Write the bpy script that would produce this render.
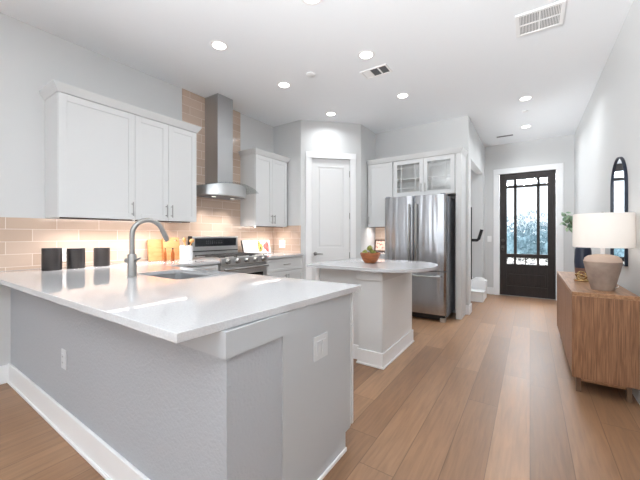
import bpy, bmesh, math, random
from mathutils import Vector, Matrix
random.seed(7)
for _o in list(bpy.data.objects):
    bpy.data.objects.remove(_o)
SC = bpy.context.scene
COL = SC.collection
PI = math.pi

# ------------------------------------------------------------------ camera
cam_d = bpy.data.cameras.new('camera')
cam_d.sensor_width = 36.0
cam_d.lens = 312.0 / 640.0 * 36.0
cam_d.shift_y = -5.5 / 640.0
cam_d.clip_start = 0.05
cam = bpy.data.objects.new('camera', cam_d)
COL.objects.link(cam)
cam.location = (0, 0, 1.22)
cam.rotation_euler = (PI / 2, 0, math.atan(210 / 312))
SC.camera = cam

# ------------------------------------------------------------------ world, exposure
SC.view_settings.view_transform = 'Standard'
SC.view_settings.look = 'None'
SC.view_settings.gamma = 1
SC.view_settings.use_curve_mapping = False
SC.view_settings.exposure = 0.07
SC.cycles.max_bounces = 16
SC.cycles.diffuse_bounces = 10
SC.cycles.transparent_max_bounces = 16
W = bpy.data.worlds.new('world')
SC.world = W
W.use_nodes = True
_bg = W.node_tree.nodes['Background']
_bg.inputs[0].default_value = (0.86, 0.93, 1.0, 1)
_bg.inputs[1].default_value = 1.9

def area(name, loc, rot, sx, sy, power, col=(1, 1, 1), shape='RECTANGLE', spread=180):
    d = bpy.data.lights.new(name, 'AREA')
    d.shape = shape
    d.size = sx
    if shape in ('RECTANGLE', 'ELLIPSE'):
        d.size_y = sy
    d.energy = power
    d.color = col
    d.spread = math.radians(spread)
    o = bpy.data.objects.new(name, d)
    COL.objects.link(o)
    o.location = loc
    o.rotation_euler = rot
    return o
# daylight through the big windows of the living room behind the camera, and through the front door
area('window_daylight', (-1.45, -4.42, 1.8), (PI / 2, 0, 0), 3.2, 1.5, 15, (0.95, 0.97, 1.0))
# added fill light behind the camera, aimed up to brighten ceiling and walls
area('ceiling_fill_light', (-2.3, -3.7, 1.0), (math.radians(120), 0, math.radians(-31)), 1.8, 1.0, 165, (0.95, 0.98, 1.0), spread=66)
area('stair_fill_light', (-2.0, 5.9, 0.8), (0, math.radians(-128), 0), 1.0, .7, 8, (0.95, 0.97, 1.0), spread=95)  # added fill hidden in the stairwell, lifts the hall ceiling and wall
area('entry_daylight', (-0.06, 8.6, 3.2), (math.radians(-62), 0, 0), 1.6, 1.4, 1150, (0.92, 0.96, 1.0))

# ------------------------------------------------------------------ materials
def S(r, g, b):
    def f(c):
        c /= 255.0
        return c / 12.92 if c <= 0.04045 else ((c + 0.055) / 1.055) ** 2.4
    return (f(r), f(g), f(b), 1)

def mat(name, col, rough=0.5, metal=0.0, **kw):
    m = bpy.data.materials.new(name)
    m.use_nodes = True
    p = m.node_tree.nodes['Principled BSDF']
    p.inputs['Base Color'].default_value = col
    p.inputs['Roughness'].default_value = rough
    p.inputs['Metallic'].default_value = metal
    for k, v in kw.items():
        p.inputs[k.replace('_', ' ')].default_value = v
    return m

def nodes(m):
    nt = m.node_tree
    return nt, nt.nodes['Principled BSDF']

def N(nt, t, **props):
    n = nt.nodes.new(t)
    for k, v in props.items():
        setattr(n, k, v)
    return n

def add_bump(m, scale, strength, dist=0.002, detail=3, stretch=(1, 1, 1)):
    nt, p = nodes(m)
    tc = N(nt, 'ShaderNodeTexCoord')
    mp = N(nt, 'ShaderNodeMapping')
    mp.inputs['Scale'].default_value = stretch
    nz = N(nt, 'ShaderNodeTexNoise')
    nz.inputs['Scale'].default_value = scale
    nz.inputs['Detail'].default_value = detail
    b = N(nt, 'ShaderNodeBump')
    b.inputs['Strength'].default_value = strength
    b.inputs['Distance'].default_value = dist
    nt.links.new(tc.outputs['Object'], mp.inputs['Vector'])
    nt.links.new(mp.outputs['Vector'], nz.inputs['Vector'])
    nt.links.new(nz.outputs['Fac'], b.inputs['Height'])
    nt.links.new(b.outputs['Normal'], p.inputs['Normal'])
    return m

def add_noise_colour(m, c0, c1, scale, stretch=(1, 1, 1), lo=0.35, hi=0.65, detail=4, distort=0.0):
    nt, p = nodes(m)
    tc = N(nt, 'ShaderNodeTexCoord')
    mp = N(nt, 'ShaderNodeMapping')
    mp.inputs['Scale'].default_value = stretch
    nz = N(nt, 'ShaderNodeTexNoise')
    nz.inputs['Scale'].default_value = scale
    nz.inputs['Detail'].default_value = detail
    nz.inputs['Distortion'].default_value = distort
    cr = N(nt, 'ShaderNodeValToRGB')
    cr.color_ramp.elements[0].position = lo
    cr.color_ramp.elements[0].color = c0
    cr.color_ramp.elements[1].position = hi
    cr.color_ramp.elements[1].color = c1
    nt.links.new(tc.outputs['Object'], mp.inputs['Vector'])
    nt.links.new(mp.outputs['Vector'], nz.inputs['Vector'])
    nt.links.new(nz.outputs['Fac'], cr.inputs['Fac'])
    nt.links.new(cr.outputs['Color'], p.inputs['Base Color'])
    return m

def emit(name, col, strength):
    m = bpy.data.materials.new(name)
    m.use_nodes = True
    nt = m.node_tree
    nt.nodes.clear()
    e = N(nt, 'ShaderNodeEmission')
    e.inputs[0].default_value = col
    e.inputs[1].default_value = strength
    o = N(nt, 'ShaderNodeOutputMaterial')
    nt.links.new(e.outputs[0], o.inputs[0])
    return m

M = {}
M['wall'] = add_bump(mat('wall_paint', S(210, 211, 211), 0.75), 180, 0.12, 0.001)
M['ceiling'] = mat('ceiling_paint', S(240, 243, 246), 0.85)
M['knee'] = add_bump(mat('knee_wall_paint', S(174, 177, 182), 0.7), 75, 0.8, 0.004)
M['panel'] = mat('panel_paint', S(184, 187, 190), 0.5)
M['trim'] = mat('trim_white', S(240, 241, 242), 0.4)
M['cab'] = mat('cabinet_white', S(212, 213, 213), 0.5)
M['cabin'] = mat('cabinet_interior', S(232, 232, 231), 0.5)
M['dark_under'] = mat('fixture_brown', S(70, 50, 40), 0.5)
M['steel_handle'] = mat('brushed_nickel', S(168, 167, 165), 0.36, 1.0)
M['darknickel'] = mat('aged_nickel', S(96, 92, 90), 0.35, 1.0)
M['black'] = mat('black_metal', S(28, 28, 32), 0.35, 0.3)
M['blackplastic'] = mat('black_plastic', S(22, 22, 24), 0.4)
M['blackglass'] = mat('black_glass', S(18, 20, 24), 0.06)
M['iron'] = mat('cast_iron', S(35, 35, 36), 0.6)
M['plate_grey'] = mat('grey_plate', S(206, 208, 210), 0.4)
M['plate'] = mat('white_plastic', S(240, 240, 240), 0.35)
M['porcelain'] = mat('porcelain', S(235, 237, 240), 0.25)
M['doorwhite'] = mat('door_white', S(228, 229, 229), 0.4)
M['grey_grille'] = mat('grille_grey', S(120, 121, 124), 0.6)
M['vent_dark'] = mat('vent_dark', S(95, 96, 98), 0.7)
M['mirror'] = mat('mirror_glass', S(235, 240, 245), 0.02, 1.0)
M['gold'] = mat('gold_metal', S(196, 168, 122), 0.25, 1.0)
M['navy'] = mat('navy_glaze', S(38, 46, 66), 0.3)
M['leaf'] = add_noise_colour(mat('leaf_green', S(80, 115, 85), 0.5), S(84, 122, 96), S(168, 190, 160), 14)
M['hedge'] = add_noise_colour(mat('hedge_green', S(60, 100, 90), 0.6), S(46, 78, 90), S(140, 168, 178), 5)
M['paver'] = mat('paver', S(200, 196, 190), 0.8)
M['arti'] = add_noise_colour(mat('artichoke_green', S(130, 150, 60), 0.55), S(84, 98, 40), S(178, 180, 92), 30)
M['paper'] = mat('paper', S(240, 232, 226), 0.6)
M['red'] = add_noise_colour(mat('berry_red', S(190, 40, 45), 0.5), S(175, 30, 38), S(225, 120, 110), 60)
M['olive'] = add_noise_colour(mat('olive_print', S(110, 105, 60), 0.5), S(50, 48, 36), S(214, 190, 92), 45)
M['amber'] = mat('amber_glass', S(150, 80, 30), 0.15)

def steel(name, col, rough, stretch, bump=0.0, bscale=4, bstretch=(1, 1, 1)):
    m = mat(name, col, rough, 1.0)
    nt, p = nodes(m)
    tc = N(nt, 'ShaderNodeTexCoord')
    mp = N(nt, 'ShaderNodeMapping')
    mp.inputs['Scale'].default_value = stretch
    nz = N(nt, 'ShaderNodeTexNoise')
    nz.inputs['Scale'].default_value = 60
    mr = N(nt, 'ShaderNodeMapRange')
    mr.inputs[3].default_value = rough - 0.06
    mr.inputs[4].default_value = rough + 0.08
    L = nt.links.new
    L(tc.outputs['Object'], mp.inputs['Vector'])
    L(mp.outputs['Vector'], nz.inputs['Vector'])
    L(nz.outputs['Fac'], mr.inputs[0])
    L(mr.outputs[0], p.inputs['Roughness'])
    if bump:
        mp2 = N(nt, 'ShaderNodeMapping')
        mp2.inputs['Scale'].default_value = bstretch
        n2 = N(nt, 'ShaderNodeTexNoise')
        n2.inputs['Scale'].default_value = bscale
        n2.inputs['Detail'].default_value = 1
        b = N(nt, 'ShaderNodeBump')
        b.inputs['Strength'].default_value = bump
        b.inputs['Distance'].default_value = 0.05
        L(tc.outputs['Object'], mp2.inputs['Vector'])
        L(mp2.outputs['Vector'], n2.inputs['Vector'])
        L(n2.outputs['Fac'], b.inputs['Height'])
        L(b.outputs['Normal'], p.inputs['Normal'])
    return m
M['fridge'] = steel('fridge_steel', S(186, 187, 190), 0.2, (40, 40, 1), 0.3, 2.4, (4.2, 1, 0.30))
M['steel'] = steel('stainless_steel', S(205, 205, 205), 0.3, (1, 40, 40))
M['chim'] = steel('hood_steel', S(188, 189, 190), 0.42, (40, 40, 1))
M['sink'] = steel('sink_steel', S(205, 206, 208), 0.36, (30, 1, 1))
M['fside'] = mat('fridge_side_grey', S(140, 144, 152), 0.5, 0.0)

def wood(name, c0, c1, stretch, scale=6, rough=0.45, distort=0.6):
    m = mat(name, c0, rough)
    add_noise_colour(m, c0, c1, scale, stretch, 0.3, 0.7, 6, distort)
    return m
M['oak_v'] = wood('oak_vertical', S(112, 78, 54), S(170, 124, 90), (20, 20, 0.8), 6, 0.42)
M['oak_h'] = wood('oak_lengthwise', S(134, 96, 66), S(186, 142, 106), (7, 0.5, 7), 7, 0.35)
M['legwood'] = wood('leg_wood', S(92, 70, 54), S(126, 100, 78), (7, 7, 0.55), 7, 0.45)
M['board'] = wood('board_wood', S(190, 124, 74), S(212, 152, 102), (4, 1.2, 4), 7, 0.5)
M['bowlwood'] = wood('bowl_wood', S(120, 62, 30), S(176, 104, 56), (2, 2, 8), 7, 0.35)
M['spoon'] = wood('spoon_wood', S(200, 140, 80), S(222, 172, 110), (4, 4, 1), 8, 0.5)
M['darkwood'] = wood('door_wood', S(28, 22, 21), S(44, 34, 32), (8, 8, 0.6), 6, 0.42)
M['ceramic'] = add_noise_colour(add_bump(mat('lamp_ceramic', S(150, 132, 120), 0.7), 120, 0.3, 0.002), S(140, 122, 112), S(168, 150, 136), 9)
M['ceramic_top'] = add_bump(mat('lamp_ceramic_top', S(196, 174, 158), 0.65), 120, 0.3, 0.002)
M['canister'] = wood('canister_charcoal', S(34, 33, 36), S(58, 52, 50), (6, 6, 0.6), 3, 0.35, 0)
M['canlid'] = mat('canister_lid', S(40, 40, 42), 0.4)

# quartz worktop
m = mat('quartz', S(236, 236, 236), 0.045)
add_noise_colour(m, S(190, 190, 192), S(200, 200, 201), 160, (1, 1, 1), 0.3, 0.62, 4)
M['quartz'] = m

# floor planks
def floor_mat():
    m = mat('oak_planks', S(170, 125, 90), 0.36)
    nt, p = nodes(m)
    L = nt.links.new
    tc = N(nt, 'ShaderNodeTexCoord')
    sp = N(nt, 'ShaderNodeSeparateXYZ')
    L(tc.outputs['Object'], sp.inputs[0])
    def mth(op, a, b=None):
        n = N(nt, 'ShaderNodeMath', operation=op)
        for i, v in enumerate((a, b)):
            if v is None: continue
            if isinstance(v, (int, float)): n.inputs[i].default_value = v
            else: L(v, n.inputs[i])
        return n.outputs[0]
    PW, PL = 0.19, 1.75
    xr = mth('DIVIDE', sp.outputs[0], PW)
    row = mth('FLOOR', xr)
    fx = mth('FRACT', xr)
    wn = N(nt, 'ShaderNodeTexWhiteNoise', noise_dimensions='1D')
    L(row, wn.inputs['W'])
    yo = mth('ADD', mth('DIVIDE', sp.outputs[1], PL), mth('MULTIPLY', wn.outputs['Value'], 7.3))
    idx = mth('FLOOR', yo)
    fy = mth('FRACT', yo)
    cmb = N(nt, 'ShaderNodeCombineXYZ')
    L(row, cmb.inputs[0]); L(idx, cmb.inputs[1])
    w2 = N(nt, 'ShaderNodeTexWhiteNoise', noise_dimensions='2D')
    L(cmb.outputs[0], w2.inputs['Vector'])
    ramp = N(nt, 'ShaderNodeValToRGB')
    ramp.color_ramp.elements[0].color = S(132, 100, 74)
    ramp.color_ramp.elements[1].color = S(166, 130, 100)
    e = ramp.color_ramp.elements.new(0.5); e.color = S(145, 110, 82)
    L(w2.outputs['Value'], ramp.inputs['Fac'])
    # grain, shifted per plank
    gv = N(nt, 'ShaderNodeCombineXYZ')
    L(mth('MULTIPLY', sp.outputs[0], 14.0), gv.inputs[0])
    L(mth('MULTIPLY', sp.outputs[1], 1.1), gv.inputs[1])
    L(mth('MULTIPLY', w2.outputs['Value'], 37.0), gv.inputs[2])
    gn = N(nt, 'ShaderNodeTexNoise')
    gn.inputs['Scale'].default_value = 3.2
    gn.inputs['Detail'].default_value = 6
    gn.inputs['Distortion'].default_value = 0.5
    L(gv.outputs[0], gn.inputs['Vector'])
    g2 = N(nt, 'ShaderNodeMapRange')
    g2.inputs[1].default_value = 0.3; g2.inputs[2].default_value = 0.7
    g2.inputs[3].default_value = 0.80; g2.inputs[4].default_value = 1.12
    L(gn.outputs['Fac'], g2.inputs[0])
    # seams
    ex = mth('MULTIPLY', mth('MINIMUM', fx, mth('SUBTRACT', 1.0, fx)), PW)
    ey = mth('MULTIPLY', mth('MINIMUM', fy, mth('SUBTRACT', 1.0, fy)), PL)
    ed = mth('MINIMUM', ex, ey)
    sm = N(nt, 'ShaderNodeMapRange')
    sm.inputs[1].default_value = 0.0006; sm.inputs[2].default_value = 0.003
    sm.inputs[3].default_value = 0.55; sm.inputs[4].default_value = 1.0
    L(ed, sm.inputs[0])
    mul = mth('MULTIPLY', g2.outputs[0], sm.outputs[0])
    mx = N(nt, 'ShaderNodeVectorMath', operation='SCALE')
    L(ramp.outputs['Color'], mx.inputs[0]); L(mul, mx.inputs['Scale'])
    L(mx.outputs[0], p.inputs['Base Color'])
    rr = N(nt, 'ShaderNodeMapRange')
    rr.inputs[3].default_value = 0.30; rr.inputs[4].default_value = 0.48
    L(gn.outputs['Fac'], rr.inputs[0])
    L(rr.outputs[0], p.inputs['Roughness'])
    b = N(nt, 'ShaderNodeBump')
    b.inputs['Strength'].default_value = 0.25; b.inputs['Distance'].default_value = 0.002
    L(mul, b.inputs['Height']); L(b.outputs[0], p.inputs['Normal'])
    return m
M['floor'] = floor_mat()

# wall tile; u axis is X, Y, or the diagonal
def tile_mat(name, axis, du=0.0):
    m = mat(name, S(200, 172, 150), 0.14)
    nt, p = nodes(m)
    L = nt.links.new
    tc = N(nt, 'ShaderNodeTexCoord')
    sp = N(nt, 'ShaderNodeSeparateXYZ')
    L(tc.outputs['Object'], sp.inputs[0])
    cb = N(nt, 'ShaderNodeCombineXYZ')
    a1 = N(nt, 'ShaderNodeMath', operation='ADD'); a1.inputs[1].default_value = du
    a2 = N(nt, 'ShaderNodeMath', operation='ADD'); a2.inputs[1].default_value = -0.95 + 0.105 * 12
    L(sp.outputs[axis], a1.inputs[0]); L(sp.outputs[2], a2.inputs[0])
    L(a1.outputs[0], cb.inputs[0]); L(a2.outputs[0], cb.inputs[1])
    br = N(nt, 'ShaderNodeTexBrick')
    br.offset = 0.5; br.offset_frequency = 2
    br.inputs['Scale'].default_value = 1.0
    br.inputs['Brick Width'].default_value = 0.335
    br.inputs['Row Height'].default_value = 0.105
    br.inputs['Mortar Size'].default_value = 0.0022
    br.inputs['Mortar Smooth'].default_value = 0.2
    br.inputs['Bias'].default_value = 0.0
    br.inputs['Color1'].default_value = S(192, 169, 151)
    br.inputs['Color2'].default_value = S(204, 182, 165)
    br.inputs['Mortar'].default_value = S(226, 214, 204)
    L(cb.outputs[0], br.inputs['Vector'])
    L(br.outputs['Color'], p.inputs['Base Color'])
    b = N(nt, 'ShaderNodeBump'); b.invert = True
    b.inputs['Strength'].default_value = 0.5; b.inputs['Distance'].default_value = 0.003
    nz = N(nt, 'ShaderNodeTexNoise'); nz.inputs['Scale'].default_value = 9
    ad = N(nt, 'ShaderNodeMath', operation='MULTIPLY_ADD')
    ad.inputs[1].default_value = 0.25
    L(tc.outputs['Object'], nz.inputs['Vector'])
    L(nz.outputs['Fac'], ad.inputs[0]); L(br.outputs['Fac'], ad.inputs[2])
    L(ad.outputs[0], b.inputs['Height']); L(b.outputs[0], p.inputs['Normal'])
    rg = N(nt, 'ShaderNodeMapRange'); rg.inputs[3].default_value = 0.14; rg.inputs[4].default_value = 0.7
    L(br.outputs['Fac'], rg.inputs[0]); L(rg.outputs[0], p.inputs['Roughness'])
    return m
M['tile_y'] = tile_mat('tile_on_left_wall', 1, -0.013 + 0.335 * 20)
M['tile_x'] = tile_mat('tile_on_back_wall', 0, 0.335 * 40)

def glass(name, tint=(1, 1, 1, 1), transp=0.85, rough=0.02, bump=0, bscale=20):
    m = bpy.data.materials.new(name)
    m.use_nodes = True
    nt = m.node_tree
    nt.nodes.clear()
    L = nt.links.new
    t = N(nt, 'ShaderNodeBsdfTransparent'); t.inputs[0].default_value = tint
    g = N(nt, 'ShaderNodeBsdfGlossy'); g.inputs['Roughness'].default_value = rough
    mx = N(nt, 'ShaderNodeMixShader'); mx.inputs[0].default_value = 1 - transp
    o = N(nt, 'ShaderNodeOutputMaterial')
    L(t.outputs[0], mx.inputs[1]); L(g.outputs[0], mx.inputs[2]); L(mx.outputs[0], o.inputs[0])
    return m
M['pane'] = glass('cabinet_glass', (0.97, 0.98, 0.98, 1), 0.86, 0.02)
M['hoodglass'] = glass('hood_glass', (0.86, 0.88, 0.88, 1), 0.88, 0.03)

def rain_glass():
    m = bpy.data.materials.new('rain_glass')
    m.use_nodes = True
    nt = m.node_tree
    nt.nodes.clear()
    L = nt.links.new
    tc = N(nt, 'ShaderNodeTexCoord')
    mp = N(nt, 'ShaderNodeMapping'); mp.inputs['Scale'].default_value = (1, 1, 0.55)
    v = N(nt, 'ShaderNodeTexVoronoi'); v.feature = 'F1'; v.inputs['Scale'].default_value = 15
    b = N(nt, 'ShaderNodeBump'); b.inputs['Strength'].default_value = 1.0; b.inputs['Distance'].default_value = 0.03
    r = N(nt, 'ShaderNodeBsdfRefraction'); r.inputs['IOR'].default_value = 1.35; r.inputs['Roughness'].default_value = 0.03
    t = N(nt, 'ShaderNodeBsdfTransparent')
    mx = N(nt, 'ShaderNodeMixShader'); mx.inputs[0].default_value = 0.7
    o = N(nt, 'ShaderNodeOutputMaterial')
    L(tc.outputs['Object'], mp.inputs[0]); L(mp.outputs[0], v.inputs['Vector'])
    L(v.outputs['Distance'], b.inputs['Height']); L(b.outputs[0], r.inputs['Normal'])
    L(t.outputs[0], mx.inputs[1]); L(r.outputs[0], mx.inputs[2]); L(mx.outputs[0], o.inputs[0])
    return m
M['rain'] = rain_glass()

def shade_mat():
    m = bpy.data.materials.new('lamp_shade_linen')
    m.use_nodes = True
    nt = m.node_tree
    nt.nodes.clear()
    L = nt.links.new
    d = N(nt, 'ShaderNodeBsdfDiffuse'); d.inputs[0].default_value = S(248, 246, 243)
    t = N(nt, 'ShaderNodeBsdfTranslucent'); t.inputs[0].default_value = S(250, 246, 242)
    mx = N(nt, 'ShaderNodeMixShader'); mx.inputs[0].default_value = 0.45
    o = N(nt, 'ShaderNodeOutputMaterial')
    L(d.outputs[0], mx.inputs[1]); L(t.outputs[0], mx.inputs[2]); L(mx.outputs[0], o.inputs[0])
    return m
M['shade'] = shade_mat()
M['downlight'] = emit('downlight_lens', (1, 0.97, 0.92, 1), 9)
M['strip'] = emit('strip_lens', (1, 0.92, 0.86, 1), 26)
M['hoodlens'] = emit('hood_lens', (1, .96, .9, 1), 1.5)
M['bulb'] = emit('bulb_glow', (1, 0.96, 0.92, 1), 4)

# ------------------------------------------------------------------ mesh helpers
class MB:
    def __init__(s):
        s.bm = bmesh.new(); s.round = False
    def box(s, x0, x1, y0, y1, z0, z1, bevel=0.0, seg=2):
        r = bmesh.ops.create_cube(s.bm, size=1)
        vs = r['verts']
        for v in vs:
            v.co = Vector((x0 if v.co.x < 0 else x1, y0 if v.co.y < 0 else y1, z0 if v.co.z < 0 else z1))
        if bevel:
            es = list({e for v in vs for e in v.link_edges})
            bmesh.ops.bevel(s.bm, geom=es, offset=bevel, segments=seg, profile=0.5, affect='EDGES', clamp_overlap=True)
        return s
    def prism(s, pts, z0, z1, bevel=0.0, axis='z'):
        def P(a, b, h):
            return (a, b, h) if axis == 'z' else (h, a, b) if axis == 'x' else (a, h, b)
        n = len(pts)
        lo = [s.bm.verts.new(P(a, b, z0)) for a, b in pts]
        hi = [s.bm.verts.new(P(a, b, z1)) for a, b in pts]
        fs = [s.bm.faces.new(hi), s.bm.faces.new(lo[::-1])]
        for i in range(n):
            j = (i + 1) % n
            fs.append(s.bm.faces.new((lo[i], lo[j], hi[j], hi[i])))
        bmesh.ops.recalc_face_normals(s.bm, faces=fs)
        if bevel:
            es = list({e for f in fs[:2] for e in f.edges})
            bmesh.ops.bevel(s.bm, geom=es, offset=bevel, segments=2, profile=0.5, affect='EDGES')
        return s
    def holed(s, outer, holes, z0, z1):
        loops = [outer] + holes
        es = []
        for lp in loops:
            vs = [s.bm.verts.new((a, b, z1)) for a, b in lp]
            for i in range(len(vs)):
                es.append(s.bm.edges.new((vs[i], vs[(i + 1) % len(vs)])))
        r = bmesh.ops.triangle_fill(s.bm, use_beauty=True, use_dissolve=False, edges=es)
        fs = [g for g in r['geom'] if isinstance(g, bmesh.types.BMFace)]
        e = bmesh.ops.extrude_face_region(s.bm, geom=fs)
        for v in [g for g in e['geom'] if isinstance(g, bmesh.types.BMVert)]:
            v.co.z = z0
        bmesh.ops.recalc_face_normals(s.bm, faces=s.bm.faces[:])
        return s
    def lathe(s, prof, c=(0, 0, 0), seg=32, caps=True):
        s.round = True
        rings = []
        for r, z in prof:
            rings.append([s.bm.verts.new((c[0] + r * math.cos(2 * PI * i / seg), c[1] + r * math.sin(2 * PI * i / seg), c[2] + z)) for i in range(seg)])
        fs = []
        for a, b in zip(rings, rings[1:]):
            for i in range(seg):
                j = (i + 1) % seg
                fs.append(s.bm.faces.new((a[i], a[j], b[j], b[i])))
        if caps:
            fs.append(s.bm.faces.new(rings[0][::-1])); fs.append(s.bm.faces.new(rings[-1]))
        bmesh.ops.recalc_face_normals(s.bm, faces=fs)
        return s
    def tube(s, pts, r, seg=12, caps=True):
        s.round = True
        pts = [Vector(p) for p in pts]
        rs = r if isinstance(r, (list, tuple)) else [r] * len(pts)
        t0 = (pts[1] - pts[0]).normalized()
        up = Vector((0, 0, 1)) if abs(t0.z) < 0.9 else Vector((1, 0, 0))
        nrm = t0.cross(up).normalized()
        rings = []
        for i, p in enumerate(pts):
            t = (pts[min(i + 1, len(pts) - 1)] - pts[max(i - 1, 0)]).normalized()
            nrm = (nrm - t * nrm.dot(t)).normalized()
            bn = t.cross(nrm)
            rings.append([s.bm.verts.new(p + (nrm * math.cos(2 * PI * k / seg) + bn * math.sin(2 * PI * k / seg)) * rs[i]) for k in range(seg)])
        fs = []
        for a, b in zip(rings, rings[1:]):
            for k in range(seg):
                j = (k + 1) % seg
                fs.append(s.bm.faces.new((a[k], a[j], b[j], b[k])))
        if caps:
            fs.append(s.bm.faces.new(rings[0][::-1])); fs.append(s.bm.faces.new(rings[-1]))
        bmesh.ops.recalc_face_normals(s.bm, faces=fs)
        return s
    def ball(s, c, r, sc=(1, 1, 1), u=16, v=10):
        s.round = True
        q = bmesh.ops.create_uvsphere(s.bm, u_segments=u, v_segments=v, radius=r)
        for w in q['verts']:
            w.co = Vector((w.co.x * sc[0] + c[0], w.co.y * sc[1] + c[1], w.co.z * sc[2] + c[2]))
        return s
    def torus(s, c, R, r, mtx=None, seg=28, ring=10):
        s.round = True
        pts = []
        for i in range(seg):
            a = 2 * PI * i / seg
            pts.append((a,))
        rings = []
        mtx = mtx or Matrix.Identity(3)
        for i in range(seg):
            a = 2 * PI * i / seg
            rings.append([s.bm.verts.new(Vector(c) + mtx @ Vector(((R + r * math.cos(b)) * math.cos(a), (R + r * math.cos(b)) * math.sin(a), r * math.sin(b)))) for b in [2 * PI * k / ring for k in range(ring)]])
        for i in range(seg):
            A, B = rings[i], rings[(i + 1) % seg]
            for k in range(ring):
                j = (k + 1) % ring
                s.bm.faces.new((A[k], B[k], B[j], A[j]))
        return s
    def sheet(s, fn, nu, nv, th):
        """closed sheet from fn(u,v) with thickness th downwards (z)"""
        top = [[s.bm.verts.new(fn(i / nu, j / nv)) for j in range(nv + 1)] for i in range(nu + 1)]
        bot = [[s.bm.verts.new(Vector(fn(i / nu, j / nv)) - Vector((0, 0, th))) for j in range(nv + 1)] for i in range(nu + 1)]
        fs = []
        for i in range(nu):
            for j in range(nv):
                fs.append(s.bm.faces.new((top[i][j], top[i + 1][j], top[i + 1][j + 1], top[i][j + 1])))
                fs.append(s.bm.faces.new((bot[i][j], bot[i][j + 1], bot[i + 1][j + 1], bot[i + 1][j])))
        for i in range(nu):
            fs.append(s.bm.faces.new((top[i][0], bot[i][0], bot[i + 1][0], top[i + 1][0])))
            fs.append(s.bm.faces.new((top[i][nv], top[i + 1][nv], bot[i + 1][nv], bot[i][nv])))
        for j in range(nv):
            fs.append(s.bm.faces.new((top[0][j], top[0][j + 1], bot[0][j + 1], bot[0][j])))
            fs.append(s.bm.faces.new((top[nu][j], bot[nu][j], bot[nu][j + 1], top[nu][j + 1])))
        bmesh.ops.recalc_face_normals(s.bm, faces=fs)
        return s
    def xf(s, mtx):
        bmesh.ops.transform(s.bm, matrix=mtx, verts=s.bm.verts[:])
        return s
    def build(s, name, m, parent=None, loc=None, rotz=0.0, smooth=True):
        me = bpy.data.meshes.new(name)
        s.bm.to_mesh(me)
        s.bm.free()
        me.materials.append(M[m] if isinstance(m, str) else m)
        if smooth:
            me.shade_smooth()
            me.set_sharp_from_angle(angle=math.radians(38 if s.round else 16))
        o = bpy.data.objects.new(name, me)
        COL.objects.link(o)
        if parent: o.parent = parent
        if loc: o.location = loc
        o.rotation_euler[2] = rotz
        return o

def tag(o, label, cat, group=None):
    o['label'] = label
    o['category'] = cat
    if group: o['group'] = group
    return o
def thing(name, label, cat, loc=(0, 0, 0), rotz=0.0, group=None):
    o = bpy.data.objects.new(name, None)
    o.empty_display_size = 0.1
    COL.objects.link(o)
    o.location = loc
    o.rotation_euler[2] = rotz
    return tag(o, label, cat, group)
def struct(o, label, cat):
    o['kind'] = 'structure'
    return tag(o, label, cat)
def dup(src, loc, label=None, rotz=None, group=None):
    def cp(o, par):
        c = o.copy()
        COL.objects.link(c)
        if par: c.parent = par
        for ch in list(o.children):
            cp(ch, c)
        return c
    r = cp(src, None)
    r.location = loc
    if rotz is not None: r.rotation_euler[2] = rotz
    if label: r['label'] = label
    if group: r['group'] = group
    return r

# ------------------------------------------------------------------ room shell
LW, RW, CZ = -3.58, 0.664, 3.03        # left wall, right wall, ceiling
BY, DY, RY = 5.20, 7.25, -4.5         # kitchen back wall, front door wall, rear wall
PY = 3.915                            # pantry wall that ends the left run
HX = -0.775                           # hall wall on the left
G = 0.12
struct(MB().box(-3.9, 0.9, RY - .2, DY + .14, -0.1, 0).build('floor', 'floor', smooth=False), 'light brown oak plank floor running towards the front door', 'floor')
struct(MB().box(-3.9, 0.9, RY - .2, DY + .14, CZ, CZ + .1).build('ceiling', 'ceiling', smooth=False), 'smooth white ceiling with recessed lights', 'ceiling')
struct(MB().box(LW - G, LW, RY, BY + G, 0, CZ).build('wall_left', 'wall', smooth=False), 'pale grey wall behind the range and left cabinets', 'wall')
struct(MB().box(RW, RW + G, RY, DY + G, 0, CZ).build('wall_right', 'wall', smooth=False), 'pale grey wall behind the console table and mirror', 'wall')
# pantry closet walls
struct(MB().prism([(LW, PY), (-3.0, PY), (-3.05, PY + .12), (LW, PY + .12)], 0, CZ).build('wall_pantry', 'wall', smooth=False), 'pale grey wall closing the counter run beside the pantry', 'wall')
# diagonal pantry wall with door opening: three pieces in one wall
D45 = Matrix.Translation((-3.0, PY, 0)) @ Matrix.Rotation(PI / 4, 4, 'Z')
DL = (0.70 / math.sin(PI / 4))         # length of the diagonal (about .99)
dx0, dx1, dz1 = 0.172, 0.806, 2.437     # door opening along the diagonal
b = MB().box(0, dx0, 0, .12, 0, CZ).box(dx1, DL, 0, .12, 0, CZ).box(dx0, dx1, 0, .12, dz1, CZ)
b.xf(D45)
struct(b.build('wall_diagonal', 'wall', smooth=False), 'angled pale grey wall holding the pantry door', 'wall')
struct(MB().box(-2.42, -2.30, PY + .70, BY, 0, CZ).build('wall_return', 'wall', smooth=False), 'short pale grey wall between pantry door and fridge cabinets', 'wall')
struct(MB().box(LW, HX, BY, BY + G, 0, CZ).build('wall_back', 'wall', smooth=False), 'pale grey wall behind the fridge cabinets', 'wall')
# hall wall with stair opening
b = MB().box(HX - G, HX, BY + G, 5.42, 0, CZ).box(HX - G, HX, 6.88, DY, 0, CZ).box(HX - G, HX, 5.42, 6.88, 2.42, CZ)
struct(b.build('wall_hall', 'wall', smooth=False), 'pale grey hall wall with the opening to the stairs', 'wall')
b = MB().box(-2.6, HX - G, 6.88, 6.98, 0, CZ).box(-2.7, -2.6, BY + G, 6.98, 0, CZ)
struct(b.build('wall_stairwell', 'wall', smooth=False), 'pale wall inside the stairwell opening', 'wall')
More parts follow.
